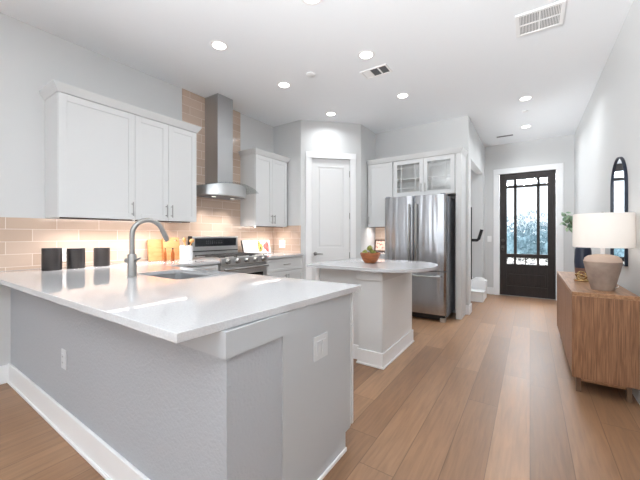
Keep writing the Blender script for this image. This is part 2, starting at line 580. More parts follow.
# door wall
ex0, ex1, ez1 = -0.512, 0.404, 2.43
b = MB().box(HX - G, ex0, DY, DY + G, 0, CZ).box(ex1, RW, DY, DY + G, 0, CZ).box(ex0, ex1, DY, DY + G, ez1, CZ)
struct(b.build('wall_entry', 'wall', smooth=False), 'pale grey wall around the dark front door', 'wall')
# rear wall with broad windows (behind the camera)
b = MB().box(LW, -3.3, RY - G, RY, 0, CZ).box(.4, RW, RY - G, RY, 0, CZ).box(-3.3, .4, RY - G, RY, 2.62, CZ).box(-3.3, .4, RY - G, RY, 0, 1.0)
struct(b.build('wall_rear', 'wall', smooth=False), 'pale grey living room wall with broad windows', 'wall')
b = MB()
for x in (-3.3, -2.4, -1.48, -.56, .34):
    b.box(x, x + .06, RY - .09, RY - .02, 1.0, 2.62)
b.box(-3.3, .4, RY - .09, RY - .02, 1.0, 1.06).box(-3.3, .4, RY - .09, RY - .02, 2.56, 2.62)
struct(b.build('window_1', 'trim', smooth=False), 'broad white framed living room window', 'window')

# baseboards
def bboard(name, boxes, label, h=.14):
    b = MB()
    for x0, x1, y0, y1 in boxes:
        b.box(x0, x1, y0, y1, 0, h, .004)
    return struct(b.build(name, 'trim'), label, 'baseboard')
bboard('baseboard_right', [(RW - .016, RW, RY, DY)], 'white baseboard along the right wall')
bboard('baseboard_left', [(LW, LW + .016, RY, .715)], 'white baseboard on the left wall by the peninsula', .15)
bboard('baseboard_entry', [(HX, ex0 - .105, DY - .016, DY), (ex1 + .105, RW - .016, DY - .016, DY)], 'white baseboard beside the front door')
bboard('baseboard_hall', [(HX, HX + .016, BY, 5.42), (HX, HX + .016, 6.88, DY - .016), (-.813, HX + .016, BY - .016, BY)], 'white baseboard around the corner beside the fridge')
# casings
b = MB()
b.box(ex0 - .105, ex0, DY - .022, DY, 0, ez1 + .105, .004).box(ex1, ex1 + .105, DY - .022, DY, 0, ez1 + .105, .004).box(ex0 - .105, ex1 + .105, DY - .024, DY, ez1, ez1 + .105, .004)
struct(b.build('trim_1', 'trim'), 'white casing around the dark front door', 'trim')
b = MB()
cw = .095
b.box(dx0 - cw, dx0, -.022, 0, 0, dz1 + cw, .005).box(dx1, dx1 + cw, -.022, 0, 0, dz1 + cw, .005).box(dx0 - cw, dx1 + cw, -.024, 0, dz1, dz1 + cw, .005)
b.box(dx0 - .012, dx0, -.03, -.02, 0, dz1).box(dx1, dx1 + .012, -.03, -.02, 0, dz1).box(dx0 - .012, dx1 + .012, -.03, -.02, dz1, dz1 + .012)
b.xf(D45)
struct(b.build('trim_2', 'trim'), 'white casing around the pantry door', 'trim')

# wall tile
T = .008
b = MB().box(LW, LW + T, -.1, 2.254, .922, 1.362).box(LW, LW + T, 2.254, 3.187, .922, CZ - .001).box(LW, LW + T, 3.187, PY, .922, 1.362)
struct(b.build('trim_3', 'tile_y', smooth=False), 'beige glazed tile on the wall behind range and counter', 'wall tile')
struct(MB().box(LW + T, -3.0, PY - T, PY, .922, 1.362).build('trim_4', 'tile_x', smooth=False), 'beige tile patch on the short wall beside the pantry', 'wall tile')
struct(MB().box(-2.30, -1.86, BY - T, BY, .922, 1.36).build('trim_5', 'tile_x', smooth=False), 'beige tile above the small counter beside the fridge', 'wall tile')

# ------------------------------------------------------------------ peninsula
PEND = -0.8705
b = MB().box(LW, PEND, .715, 1.005, 0, .887)
struct(b.build('wall_peninsula', 'knee', smooth=False), 'grey painted half wall under the peninsula countertop', 'wall')
bboard('baseboard_peninsula', [(LW, PEND + .015, .699, .715)], 'white baseboard along the long side of the peninsula', .155)
struct(MB().box(LW, PEND, .690, .700, 0, .02, .004).build('trim_9', 'trim'), 'thin white shoe moulding at the foot of the peninsula', 'trim')
b = MB().prism([(LW, .700), (-.856, .700), (-.856, 1.032), (-.8655, 1.032), (-.8655, 1.0), (-.8755, 1.0), (-.8755, .7145), (LW, .7145)], .795, .887)
struct(b.build('trim_6', 'panel', smooth=False), 'grey fascia block wrapping the half wall under the countertop', 'trim')

# the worktop with the sink cut out
SX0, SX1, SY0, SY1 = -2.52, -1.94, 1.19, 1.56
def rrect(x0, x1, y0, y1, r, n=5):
    p = []
    for cx, cy, a0 in ((x1 - r, y1 - r, 0), (x0 + r, y1 - r, 90), (x0 + r, y0 + r, 180), (x1 - r, y0 + r, 270)):
        for i in range(n + 1):
            a = math.radians(a0 + 90 * i / n)
            p.append((cx + r * math.cos(a), cy + r * math.sin(a)))
    return p
outer = [(LW + .001, .535), (-.889, .542), (-.833, 1.674), (-2.93, 1.674), (-2.93, 2.313), (LW + .001, 2.313)]
b = MB().holed(outer, [rrect(SX0, SX1, SY0, SY1, .05)], .888, .92)
o = b.build('countertop', 'quartz')
bv = o.modifiers.new('bevel', 'BEVEL'); bv.width = .0025; bv.segments = 2; bv.limit_method = 'ANGLE'; bv.angle_limit = math.radians(60)
tag(o, 'white quartz worktop of the peninsula with the sink cut out', 'countertop')
o = MB().box(-3.571, -2.93, 3.083, PY - .009, .888, .92, .0025).build('countertop', 'quartz')
tag(o, 'short white quartz worktop between the range and the pantry', 'countertop')

# sink basin
t = thing('kitchen_sink', 'stainless undermount sink set in the peninsula worktop', 'sink', ((SX0 + SX1) / 2, (SY0 + SY1) / 2, .66))
hw, hd = (SX1 - SX0) / 2 - .003, (SY1 - SY0) / 2 - .003
b = MB()
ring = [(rrect(-hw, hw, -hd, hd, .05), .2275), (rrect(-hw + .004, hw - .004, -hd + .004, hd - .004, .05), .03), (rrect(-hw + .03, hw - .03, -hd + .03, hd - .03, .05), .006), (rrect(-.05, .05, -.05, .05, .049), 0.0)]
vr = [[b.bm.verts.new((x, y, z)) for x, y in p] for p, z in ring]
for A, B in zip(vr, vr[1:]):
    for i in range(len(A)):
        j = (i + 1) % len(A)
        b.bm.faces.new((A[i], B[i], B[j], A[j]))
b.bm.faces.new(vr[-1])
b.build('basin', 'sink', t)
MB().lathe([(.045, 0), (.045, .006), (.03, .008), (.028, .003), (.0, .003)], (0, 0, .001), 24, False).build('drain', 'steel', t)

# faucet
t = thing('kitchen_faucet', 'tall gooseneck brushed steel faucet standing behind the sink', 'faucet', (-2.337, 1.09, .92))
MB().lathe([(.034, 0), (.034, .004), (.029, .008), (.029, .155), (.026, .162)], seg=28).build('base', 'steel_handle', t)
pts = [(0, 0, .16)]
top, R = .31, .0
dirx, diry = .13, .99
n = Vector((dirx, diry, 0)).normalized()
R = .105
pts += [(0, 0, .20), (0, 0, .25)]
for i in range(0, 15):
    a = PI - math.radians(160) * i / 14
    pts.append((n.x * (R + R * math.cos(a)), n.y * (R + R * math.cos(a)), .30 + R * math.sin(a)))
MB().tube(pts, .0165, 16).build('neck', 'steel_handle', t)
e = Vector(pts[-1]); dr = (Vector(pts[-1]) - Vector(pts[-2])).normalized()
MB().tube([e - dr * .005, e + dr * .07, e + dr * .095], [.0175, .020, .017], 16).build('spray_head', 'steel_handle', t)
MB().tube([(.028, .01, .12), (.05, .01, .125), (.10, .012, .14)], [.011, .008, .006], 10).build('lever', 'steel_handle', t)
MB().tube([(-.025, 0, .115), (-.06, -.01, .115)], [.019, .019], 14).build('valve_cap', 'steel_handle', t)

# ------------------------------------------------------------------ cabinets
def shaker_mb(x0, x1, z0, z1, y0, th=.02, rail=.058, rec=.007):
    b = MB()
    b.box(x0, x0 + rail, y0, y0 + th, z0, z1, .0015).box(x1 - rail, x1, y0, y0 + th, z0, z1, .0015)
    b.box(x0 + rail, x1 - rail, y0, y0 + th, z0, z0 + rail, .0015).box(x0 + rail, x1 - rail, y0, y0 + th, z1 - rail, z1, .0015)
    b.box(x0 + rail - .002, x1 - rail + .002, y0 + rec, y0 + th - .001, z0 + rail - .002, z1 - rail + .002)
    return b
def handle(parent, x, y, z, ln, vert=True):
    b = MB()
    d = Vector((0, 0, 1)) if vert else Vector((1, 0, 0))
    c = Vector((x, y - .032, z))
    b.tube([c - d * ln / 2, c + d * ln / 2], .0055, 8)
    for s in (-1, 1):
        q = c + d * s * ln * .36
        b.tube([q, q + Vector((0, .034, 0))], .0045, 8)
    return b.build('handle', 'steel_handle', parent)
def upper(label, loc, rotz, w, h, d, splits, hside, group='white shaker wall cabinets'):
    """local: x along the front, y into the wall (front at 0), z up from the bottom"""
    t = thing('wall_cabinet', label, 'cabinet', loc, rotz, group)
    MB().box(0, w, .022, d, 0, h, .001).build('carcass', 'cab', t)
    for (a, c), hs in zip(splits, hside):
        dr = shaker_mb(a + .0015, c - .0015, .003, h - .003, 0).build('door', 'cab', t)
        handle(dr, a + .03 if hs < 0 else c - .03, 0, .105, .135)
    return t
def base(label, loc, rotz, w, d, layout, group='white shaker base cabinets', h=.887, sink=False):
    t = thing('base_cabinet', label, 'cabinet', loc, rotz, group)
    b = MB()
    if sink:
        b.box(0, .018, .022, d, .10, h).box(w - .018, w, .022, d, .10, h).box(.018, w - .018, .022, d, .10, .12).box(.018, w - .018, .022, .04, .60, h).box(.018, w - .018, d - .012, d, .12, h)
    else:
        b.box(0, w, .022, d, .10, h, .001)
    b.build('carcass', 'cab', t)
    MB().box(0, w, .085, d - .02, 0, .10).build('toe_kick', 'cab', t)
    for kind, a, c, z0, z1, hs in layout:
        if kind == 'drawer':
            dr = shaker_mb(a + .002, c - .002, z0, z1, 0, rail=.035).build('drawer', 'cab', t)
            handle(dr, (a + c) / 2, 0, (z0 + z1) / 2, .14, False)
        else:
            dr = shaker_mb(a + .002, c - .002, z0, z1, 0).build('door', 'cab', t)
            handle(dr, a + .03 if hs < 0 else c - .03, 0, z1 - .11, .135)
    return t
R90 = PI / 2
# upper cabinets on the left wall
UZ, UH = 1.366, 1.045
upper('wide single door white wall cabinet nearest the camera above the canisters', (-3.25, .935, UZ), R90, .608, UH, .329, [(0, .608)], [1])
upper('two door white wall cabinet left of the steel range hood', (-3.25, 1.543, UZ), R90, .689, UH, .329, [(0, .345), (.345, .689)], [1, -1])
upper('two door white wall cabinet right of the steel range hood', (-3.25, 3.187, 1.341), R90, .69, 1.035, .329, [(0, .345), (.345, .69)], [1, -1])
def crown_mb(path, z0, z1, out, close):
    """path: front line points in plan with outward offset vectors; simple cove profile swept along"""
    prof = [(0, 0), (.006, 0), (out, z1 - z0 - .008), (out, z1 - z0), (-.02, z1 - z0), (-.02, 0)]
    b = MB()
    rows = []
    for (x, y), (nx, ny) in path:
        rows.append([b.bm.verts.new((x + nx * p, y + ny * p, z0 + q)) for p, q in prof])
    fs = []
    for A, B in zip(rows, rows[1:]):
        for i in range(len(prof)):
            j = (i + 1) % len(prof)
            fs.append(b.bm.faces.new((A[i], A[j], B[j], B[i])))
    fs.append(b.bm.faces.new(rows[0])); fs.append(b.bm.faces.new(rows[-1][::-1]))
    bmesh.ops.recalc_face_normals(b.bm, faces=b.bm.faces[:])
    return b
F = -3.25
z = UZ + UH
struct(crown_mb([((LW, .935), (0, -1)), ((F, .935), (1, -1)), ((F, 2.232), (1, 1)), ((LW, 2.232), (0, 1))], z, z + .072, .042, 0).build('trim_7', 'cab'), 'white crown moulding on the wall cabinets left of the hood', 'crown moulding')
z = 1.341 + 1.035
struct(crown_mb([((LW, 3.187), (0, -1)), ((F, 3.187), (1, -1)), ((F, 3.877), (1, .9)), ((LW, 3.877), (0, .9))], z, z + .072, .042, 0).build('trim_8', 'cab'), 'white crown moulding on the wall cabinet right of the hood', 'crown moulding')
# under cabinet light bars
def lightbar(label, loc, rotz, w, power):
    t = thing('under_cabinet_light', label, 'light', loc, rotz, 'under cabinet light bars')
    MB().box(0, w, 0, .018, -.010, 0).build('housing', 'dark_under', t)
    MB().box(.01, w - .01, .02, .04, -.008, 0).build('lens', 'strip', t)
    l = area('under_cabinet_glow', (0, 0, 0), (0, 0, 0), w - .04, .016, power * 1.05, (1, .94, .91), spread=135)
    l.parent = t
    l.location = (w / 2, .09, -.012)
    return t
lightbar('slim brown light bar under the wide wall cabinet above the canisters', (-3.27, .955, UZ - .0005), R90, .57, 3.2)
lightbar('slim brown light bar under the cabinet left of the hood', (-3.27, 1.56, UZ - .0005), R90, .60, 3.2)
lightbar('slim brown light bar under the wall cabinet right of the hood', (-3.27, 3.21, 1.3405), R90, .58, 3.0)
# base cabinets
base('white base cabinet between the peninsula corner and the range', (-2.95, 1.70, 0), R90, .61, .62, [('drawer', 0.02, .608, .70, .875, 0), ('door', 0.02, .608, .11, .692, 1)])
base('white base cabinet with drawer over two doors right of the range', (-2.95, 3.085, 0), R90, .82, .62, [('drawer', 0, .82, .70, .875, 0), ('door', 0, .41, .11, .692, 1), ('door', .41, .82, .11, .692, -1)])
base('white base cabinet at the free end of the peninsula with grey end panel', (-.872, 1.64, 0), PI, .62, .60, [('drawer', -.009, .62, .70, .882, 0), ('door', -.009, .31, .11, .692, 1), ('door', .31, .62, .11, .692, -1)])
c2 = [('drawer', 0, .45, .70, .875, 0), ('drawer', 0, .45, .41, .692, 0), ('drawer', 0, .45, .11, .402, 0)]
base('white sink base cabinet under the stainless sink', (-1.493, 1.64, 0), PI, 1.10, .60, [('door', 0, .55, .11, .875, 1), ('door', .55, 1.10, .11, .875, -1)], sink=True)
base('narrow white drawer cabinet beside the sink cabinet towards the wall corner', (-2.595, 1.64, 0), PI, .33, .60, [('drawer', 0, .33, .70, .875, 0), ('drawer', 0, .33, .41, .692, 0), ('drawer', 0, .33, .11, .402, 0)])
# end panel on the free end of the peninsula, notched over the toe kick
o = MB().prism([(1.005, 0), (1.545, 0), (1.545, .10), (1.600, .10), (1.600, .886), (1.005, .886)], -.8712, -.8665, .0012, 'x').build('end_panel', 'panel')
tag(o, 'smooth grey end panel on the short side of the peninsula', 'panel')
struct(MB().box(-.8655, -.855, 1.02, 1.545, 0, .022, .004).build('trim_10', 'trim'), 'white quarter round at the foot of the peninsula end panel', 'trim')

# ------------------------------------------------------------------ range
t = thing('gas_range', 'stainless steel gas range between the left counters', 'range', (-2.93, 2.698, 0), R90)
w = .376
MB().box(-w, w, .03, .63, .06, .930, .003).build('body', 'steel', t)
MB().box(-w, w, -.005, .55, .930, .944, .003).build('cooktop', 'steel', t)
o = MB().prism([(-.014, .862), (.03, .862), (.03, .930), (.012, .947), (-.004, .947), (-.014, .940)], -w, w, .002, 'x').build('control_panel', 'steel', t)
for i in range(5):
    x = -.29 + i * .145
    k = MB().tube([(x, -.014, .903), (x, -.024, .903), (x, -.050, .903)], [.031, .029, .024], 18)
    k.box(x - .004, x + .004, -.058, -.049, .880, .926, .001)
    k.build('knob', 'steel_handle', t)
o = MB().box(-w, w, 0, .03, .23, .855, .004).build('oven_door', 'steel', t)
MB().box(-w + .07, w - .07, -.003, .004, .33, .735, .002).build('oven_window', 'blackglass', o)
b = MB().tube([(-w + .02, -.05, .812), (w - .02, -.05, .812)], .013, 12)
for s in (-1, 1):
    b.tube([(s * (w - .05), -.05, .812), (s * (w - .05), .002, .812)], .010, 10)
b.build('oven_handle', 'steel_handle', o)
MB().box(-w, w, .002, .03, .07, .222, .004).build('drawer', 'steel', t)
for s in (-1, 1):
    for y in (.08, .58):
        MB().tube([(s * (w - .05), y, 0), (s * (w - .05), y, .062)], .018, 10).build('foot', 'blackplastic', t)
for gx in (-.245, 0, .245):
    b = MB()
    for yy in (.04, .27, .50):
        b.box(gx - .115, gx + .115, yy - .006, yy + .006, .957, .967, .002)
    for xx in (-.11, -.055, 0, .055, .11):
        b.box(gx + xx - .005, gx + xx + .005, .04, .50, .957, .967, .002)
    for sx in (-.11, .11):
        for yy in (.04, .50):
            b.box(gx + sx - .006, gx + sx + .006, yy - .006, yy + .006, .943, .958)
    b.build('grate', 'iron', t)
for gx, gy in ((-.245, .15), (-.245, .39), (0, .27), (.245, .15), (.245, .39)):
    MB().lathe([(.045, 0), (.045, .008), (.03, .014), (0.001, .015)], (gx, gy, .9435), 18).build('burner', 'iron', t)
o = MB().box(-w, w, .565, .625, .930, 1.195, .006).build('backguard', 'steel', t)
MB().box(-w + .055, w - .04, .561, .568, 1.065, 1.172, .002).build('display', 'blackglass', o)
MB().box(-w - .002, -w + .016, .563, .626, .930, 1.198).build('side_cap', 'blackplastic', o)
MB().box(-w + .01, w - .01, .558, .566, .998, 1.012, .001).build('vent_slot', 'blackplastic', o)
b = MB()
for i in range(9):
    b.box(-.16 + i * .03, -.147 + i * .03, .5600, .5615, 1.105, 1.110)
    b.box(-.16 + i * .03, -.150 + i * .03, .5600, .5615, 1.130, 1.134)
b.build('key_marks', 'grey_grille', o)

# ------------------------------------------------------------------ range hood
t = thing('range_hood', 'stainless chimney range hood with curved glass over the range', 'range hood', (LW + T, 2.70, 0), R90)
# local: x along wall (+Y), y into wall (0 = wall face, negative towards room)
MB().box(-.122, .122, -.262, -.001, 1.86, CZ - .002, .002).build('chimney', 'chim', t)
zg = lambda x: 1.876 - .072 * (x / .46) ** 2
def hood_body():
    b = MB()
    nu, nv = 24, 5
    hwid = .335
    dep = lambda x: .20 + .255 * math.sqrt(max(0.0, 1 - (x / (hwid + .004)) ** 2))
    top, bot = [], []
    for i in range(nu + 1):
        x = -hwid * math.cos(PI * i / nu)
        top.append([b.bm.verts.new((x, -.003 - (dep(x) - .006) * j / nv, zg(x) - .010)) for j in range(nv + 1)])
        bot.append([b.bm.verts.new((x, -.003 - dep(x) * j / nv, 1.712)) for j in range(nv + 1)])
    mid = [b.bm.verts.new((top[i][nv].co.x, -.003 - dep(top[i][nv].co.x), 1.742)) for i in range(nu + 1)]
    F_ = b.bm.faces.new
    for i in range(nu):
        for j in range(nv):
            F_((top[i][j], top[i + 1][j], top[i + 1][j + 1], top[i][j + 1]))
            F_((bot[i][j], bot[i][j + 1], bot[i + 1][j + 1], bot[i + 1][j]))
        F_((bot[i][nv], mid[i], mid[i + 1], bot[i + 1][nv]))
        F_((mid[i], top[i][nv], top[i + 1][nv], mid[i + 1]))
        F_((top[i][0], bot[i][0], bot[i + 1][0], top[i + 1][0]))
    F_([top[0][j] for j in range(nv + 1)] + [mid[0]] + [bot[0][j] for j in range(nv, -1, -1)])
    F_([top[nu][j] for j in range(nv + 1)] + [mid[nu]] + [bot[nu][j] for j in range(nv, -1, -1)])
    bmesh.ops.recalc_face_normals(b.bm, faces=b.bm.faces[:])
    b.round = True
    return b
body = hood_body().build('canopy', 'steel', t)
MB().sheet(lambda u, v: ((u - .5) * .92, -.003 - v * (.50 - .10 * (2 * u - 1) ** 2), zg((u - .5) * .92)), 28, 6, .006).build('glass_canopy', 'hoodglass', t)
MB().box(-.24, .24, -.36, -.03, 1.706, 1.7115).build('filter', 'grey_grille', t)
for s in (-.15, .15):
    MB().lathe([(.028, 0), (.028, .004)], (s, -.22, 1.702), 18).build('lamp', 'hoodlens', t)
    _l = area('hood_glow', (0, 0, 0), (0, 0, 0), .10, .10, 2.6, (1, .95, .91), 'DISK', 105)
    _l.parent = t
    _l.location = (s, -.22, 1.700)

# ------------------------------------------------------------------ fridge wall
FY = 4.85
t = upper('narrow white wall cabinet left of the fridge above the small counter', (-2.285, FY, 1.347), 0, .435, 1.05, .349, [(0, .435)], [-1])
# glass door cabinet above the fridge
t = thing('wall_cabinet', 'white cabinet with two muntined glass doors above the fridge', 'cabinet', (-1.845, FY, 1.82), 0, 'white shaker wall cabinets')
w, h = .953, .577
b = MB().box(0, .018, .022, .345, 0, h).box(w - .018, w, .022, .345, 0, h).box(.018, w - .018, .022, .345, 0, .018).box(.018, w - .018, .022, .345, h - .018, h).box(.018, w - .018, .33, .345, .018, h - .018)
b.build('carcass', 'cabin', t, smooth=False)
MB().box(.018, w - .018, .06, .33, .28, .298).build('shelf', 'cabin', t)
for a, c, hs in ((.012, .49, 1), (.49, w - .012, -1)):
    rl = .062
    z0, z1 = .004, h - .004
    b = MB()
    b.box(a + .0015, a + rl, 0, .02, z0, z1, .0015).box(c - rl, c - .0015, 0, .02, z0, z1, .0015)
    b.box(a + rl, c - rl, 0, .02, z0, z0 + rl, .0015).box(a + rl, c - rl, 0, .02, z1 - rl, z1, .0015)
    iw = c - a - 2 * rl
    for x in (a + rl + .065, c - rl - .065):
        b.box(x - .005, x + .005, .003, .017, z0 + rl, z1 - rl)
    for zz in (z0 + rl + .065, z1 - rl - .065):
        b.box(a + rl, c - rl, .003, .017, zz - .005, zz + .005)
    dr = b.build('door', 'cab', t)
    MB().box(a + rl - .003, c - rl + .003, .009, .012, z0 + rl - .003, z1 - rl + .003).build('pane', 'pane', dr)
    handle(dr, c - .03 if hs > 0 else a + .03, 0, .12, .135)
z = 2.397
struct(crown_mb([((-2.29, FY), (0, -1)), ((-.815, FY - .02), (.7, -1)), ((-.815, BY - .001), (.7, 0))], z, z + .072, .042, 0).build('trim_11', 'cab'), 'white crown moulding on the cabinets over the fridge', 'crown moulding')
o = MB().box(-.888, -.815, 4.83, BY - .002, 0, 2.397, .002).build('fridge_end_panel', 'cab')
tag(o, 'tall white panel closing the right side of the fridge', 'panel')
base('small white base cabinet beside the fridge under the framed print', (-2.285, 4.60, 0), 0, .42, .59, [('drawer', 0, .42, .70, .875, 0), ('door', 0, .42, .11, .692, -1)])
o = MB().box(-2.298, -1.862, 4.575, BY - .009, .888, .92, .0025).build('countertop', 'quartz')
tag(o, 'small white quartz worktop beside the fridge', 'countertop')
lightbar('slim brown light bar under the cabinet beside the fridge', (-2.27, FY + .02, 1.3465), 0, .40, 1.0)
o = thing('framed_print', 'dark framed print leaning on tile beside the fridge', 'picture', (-2.135, 5.135, .921))
b = MB().box(-.15, .15, -.02, 0, 0, .018).box(-.15, .15, -.02, 0, .190, .208).box(-.15, -.132, -.02, 0, .018, .190).box(.132, .15, -.02, 0, .018, .190)
b.xf(Matrix.Rotation(math.radians(-9), 4, 'X')).build('frame', mat('walnut_frame', S(72, 44, 34), .5), o)
MB().box(-.133, .133, -.012, -.004, .017, .191).xf(Matrix.Rotation(math.radians(-9), 4, 'X')).build('print', add_noise_colour(mat('print', S(210, 160, 140), .5), S(190, 90, 80), S(236, 214, 196), 22, lo=.35, hi=.5), o)
o = MB().lathe([(.028, 0), (.034, .01), (.034, .075), (.03, .085), (.026, .085), (.026, .012), (0.001, .012)], seg=20, caps=False).build('cup', mat('teal_glaze', S(60, 120, 120), .3), loc=(-1.93, 4.99, .92))
tag(o, 'small teal cup on the counter beside the fridge', 'cup')

# refrigerator
t = thing('refrigerator', 'stainless french door refrigerator with bottom freezer drawer', 'refrigerator', (-1.404, 4.5, 0))
MB().box(-.436, .436, .125, .68, .055, 1.765, .004).build('body', 'fside', t)
MB().box(-.425, .425, .06, .09, .02, .11).build('kick_grille', 'blackplastic', t)
def bowdoor(x0, x1, z0, z1):
    n = 10
    pts = []
    for i in range(n + 1):
        u = i / n
        x = x0 + (x1 - x0) * u
        e = min(u, 1 - u) * (x1 - x0)
        rr = .03
        yy = .0 if e > rr else rr - math.sqrt(max(0, rr * rr - (rr - e) ** 2))
        pts.append((x, yy * .7 + .012 * (2 * u - 1) ** 2))
    # refine the rounded ends
    pts = [(x0, .12)] + [(x0 + (x1 - x0) * u, .010 * (2 * u - 1) ** 2 + .022 * (1 - min(1, min(u, 1 - u) * (x1 - x0) / .03)) ** 2) for u in [0, .015, .03, .05, .08, .15, .25, .35, .5, .65, .75, .85, .92, .95, .97, .985, 1]] + [(x1, .12)]
    b = MB()
    b.prism(pts, z0, z1, 0)
    return b
for x0, x1, s in ((-.445, -.003, 1), (.003, .445, -1)):
    d = bowdoor(x0, x1, .712, 1.78).build('fridge_door', 'fridge', t)
    hx = -.045 if s > 0 else .045
    b = MB().tube([(hx, -.042, .80), (hx, -.05, .84), (hx, -.05, 1.62), (hx, -.042, 1.66)], .013, 12)
    for zz in (.83, 1.63):
        b.tube([(hx, -.045, zz), (hx, .016, zz)], .010, 10)
    b.build('handle', 'steel_handle', d)
d = bowdoor(-.445, .445, .10, .70).build('freezer_drawer', 'fridge', t)
b = MB().tube([(-.385, -.045, .632), (.385, -.045, .632)], .013, 12)
for xx in (-.36, .36):
    b.tube([(xx, -.045, .632), (xx, .02, .632)], .011, 10)
b.build('handle', 'steel_handle', d)
for xx in (-.40, .40):
    MB().box(xx - .03, xx + .03, .03, .16, 1.781, 1.795, .003).build('hinge_cover', 'fside', t)
for s in (-1, 1):
    MB().box(s * .40 - .035, s * .40 + .035, .03, .09, 0, .055, .004).build('foot', 'steel', t)

# ------------------------------------------------------------------ pantry door
t = thing('door_2', 'white two panel pantry door in the angled wall', 'door', (-3.0, PY, 0), PI / 4)
t['kind'] = 'structure'
x0, x1 = dx0 + .003, dx1 - .003
b = MB()
st = .10
b.box(x0, x0 + st, .012, .05, .012, dz1 - .003, .002).box(x1 - st, x1, .012, .05, .012, dz1 - .003, .002)
for z0, z1 in ((.012, .21), (.80, 1.01), (2.30, dz1 - .003)):
    b.box(x0 + st, x1 - st, .012, .05, z0, z1, .002)
for z0, z1 in ((.21, .80), (1.01, 2.30)):
    b.box(x0 + st - .002, x1 - st + .002, .027, .045, z0 - .002, z1 + .002)
    b.box(x0 + st + .028, x1 - st - .028, .0135, .03, z0 + .026, z1 - .026, .010)
b.build('door_slab', 'doorwhite', t)
hx = x0 + .06
b = MB().tube([(hx, .012, .915), (hx, .002, .915)], [.03, .028], 20).tube([(hx, .004, .915), (hx, -.05, .915)], .010, 10)
b.tube([(hx - .005, -.05, .915), (hx + .05, -.052, .915), (hx + .11, -.048, .910)], [.011, .009, .007], 10)
b.build('door_handle', 'steel_handle', t)
for zz in (.30, .88, 1.52, 2.20):
    MB().tube([(x1 + .002, .006, zz - .05), (x1 + .002, .006, zz + .05)], .011, 10).build('hinge', 'steel_handle', t)

# ------------------------------------------------------------------ front door
t = thing('door_1', 'dark brown front door with textured glass at the hall end', 'door', (0, DY + .012, 0))
t['kind'] = 'structure'
x0, x1 = ex0 + .004, ex1 - .004
th = .045
gx = [(-.385, -.265), (-.217, .107), (.155, .276)]
zt0, zt1, zm0, zm1 = 2.190, 2.305, .838, 2.142
zb0, zb1 = .635, .765
b = MB()
Z1 = ez1 - .004
b.box(x0, gx[0][0], 0, th, .012, Z1, .002).box(gx[2][1], x1, 0, th, .012, Z1, .002)
b.box(gx[0][0], gx[2][1], 0, th, zt1, Z1).box(gx[0][0], gx[2][1], 0, th, zm1, zt0, .002).box(gx[0][0], gx[2][1], 0, th, zb1, zm0, .002)
b.box(gx[0][1], gx[1][0], 0, th, zm0, zt1, .002).box(gx[1][1], gx[2][0], 0, th, zm0, zt1, .002)
sq = [(-.385, -.262), (-.225, -.078), (-.062, .108), (.146, .276)]
for (a, c), (d_, e) in zip(sq, sq[1:]):
    b.box(c, d_, 0, th, zb0, zb1, .002)
b.box(gx[0][0], gx[2][1], 0, th, .47, zb0, .002).box(gx[0][0], gx[2][1], 0, th, .012, .205, .002)
b.box(gx[0][0], gx[2][1], .014, th - .01, .204, .471)
b.build('door_frame', 'darkwood', t)
MB().box(gx[0][0] + .03, gx[2][1] - .03, .004, .02, .235, .44, .008).build('door_panel', 'darkwood', t)
b = MB()
for a, c in gx:
    b.box(a - .004, c + .004, .018, .026, zt0 - .004, zt1 + .004).box(a - .004, c + .004, .018, .026, zm0 - .004, zm1 + .004)
b.build('glass', 'rain', t, smooth=False)
pt = bpy.data.materials.new('etched_glass')
pt.use_nodes = True
_nt = pt.node_tree
_p = _nt.nodes['Principled BSDF']
add_noise_colour(pt, S(40, 42, 46), S(246, 246, 244), 24, (1, 1, 1.6), .44, .48, 1, 1.5)
_tr = N(_nt, 'ShaderNodeBsdfTranslucent')
_mx = N(_nt, 'ShaderNodeMixShader'); _mx.inputs[0].default_value = .6
_nt.links.new(_p.inputs['Base Color'].links[0].from_socket, _tr.inputs[0])
_nt.links.new(_p.outputs[0], _mx.inputs[1]); _nt.links.new(_tr.outputs[0], _mx.inputs[2])
_nt.links.new(_mx.outputs[0], _nt.nodes['Material Output'].inputs[0])
b = MB()
for a, c in sq:
    b.box(a - .004, c + .004, .018, .026, zb0 - .004, zb1 + .004)
b.build('etched_glass', pt, t, smooth=False)
hx = x0 + .055
b = MB().box(hx - .025, hx + .025, -.010, .002, .90, 1.0, .004)
b.tube([(hx, -.008, .95), (hx, -.05, .95)], .010, 10).ball((hx, -.06, .95), .026)
b.build('door_handle', 'darknickel', t)
MB().tube([(hx, .002, 1.10), (hx, -.014, 1.10), (hx, -.022, 1.10)], [.032, .030, .022], 20).build('deadbolt', 'darknickel', t)
MB().box(x0, x1, -.02, .10, 0, .011, .002).build('threshold', 'steel_handle', t)

# outside the door
struct(MB().box(-4, 4, DY + .15, 14, -.12, -.02).build('ground', 'paver', smooth=False), 'pale paving outside the front door', 'ground')
def blob(name, loc, rx, ry, rz, m, label, cat, seed):
    rnd = random.Random(seed)
    b = MB()
    for i in range(420):
        a = rnd.uniform(0, 2 * PI); q = rnd.uniform(0, 1); e = rnd.uniform(.75, 1)
        zz = q * rz
        rr = math.sqrt(max(.05, 1 - (q * .95) ** 2)) * e
        c = Vector((math.cos(a) * rr * rx, math.sin(a) * rr * ry, zz + .05))
        d1 = Vector((rnd.gauss(0, 1), rnd.gauss(0, 1), rnd.gauss(0, 1))).normalized() * .07
        d2 = d1.cross(Vector((rnd.gauss(0, 1), rnd.gauss(0, 1), rnd.gauss(0, 1)))).normalized() * .045
        vs = [b.bm.verts.new(c + v) for v in (-d1, d2, d1, -d2)]
        b.bm.faces.new(vs)
    b.ball((0, 0, rz * .45), .8, (rx, ry, rz * .5), 14, 8)
    return tag(b.build(name, m, loc=loc), label, cat)
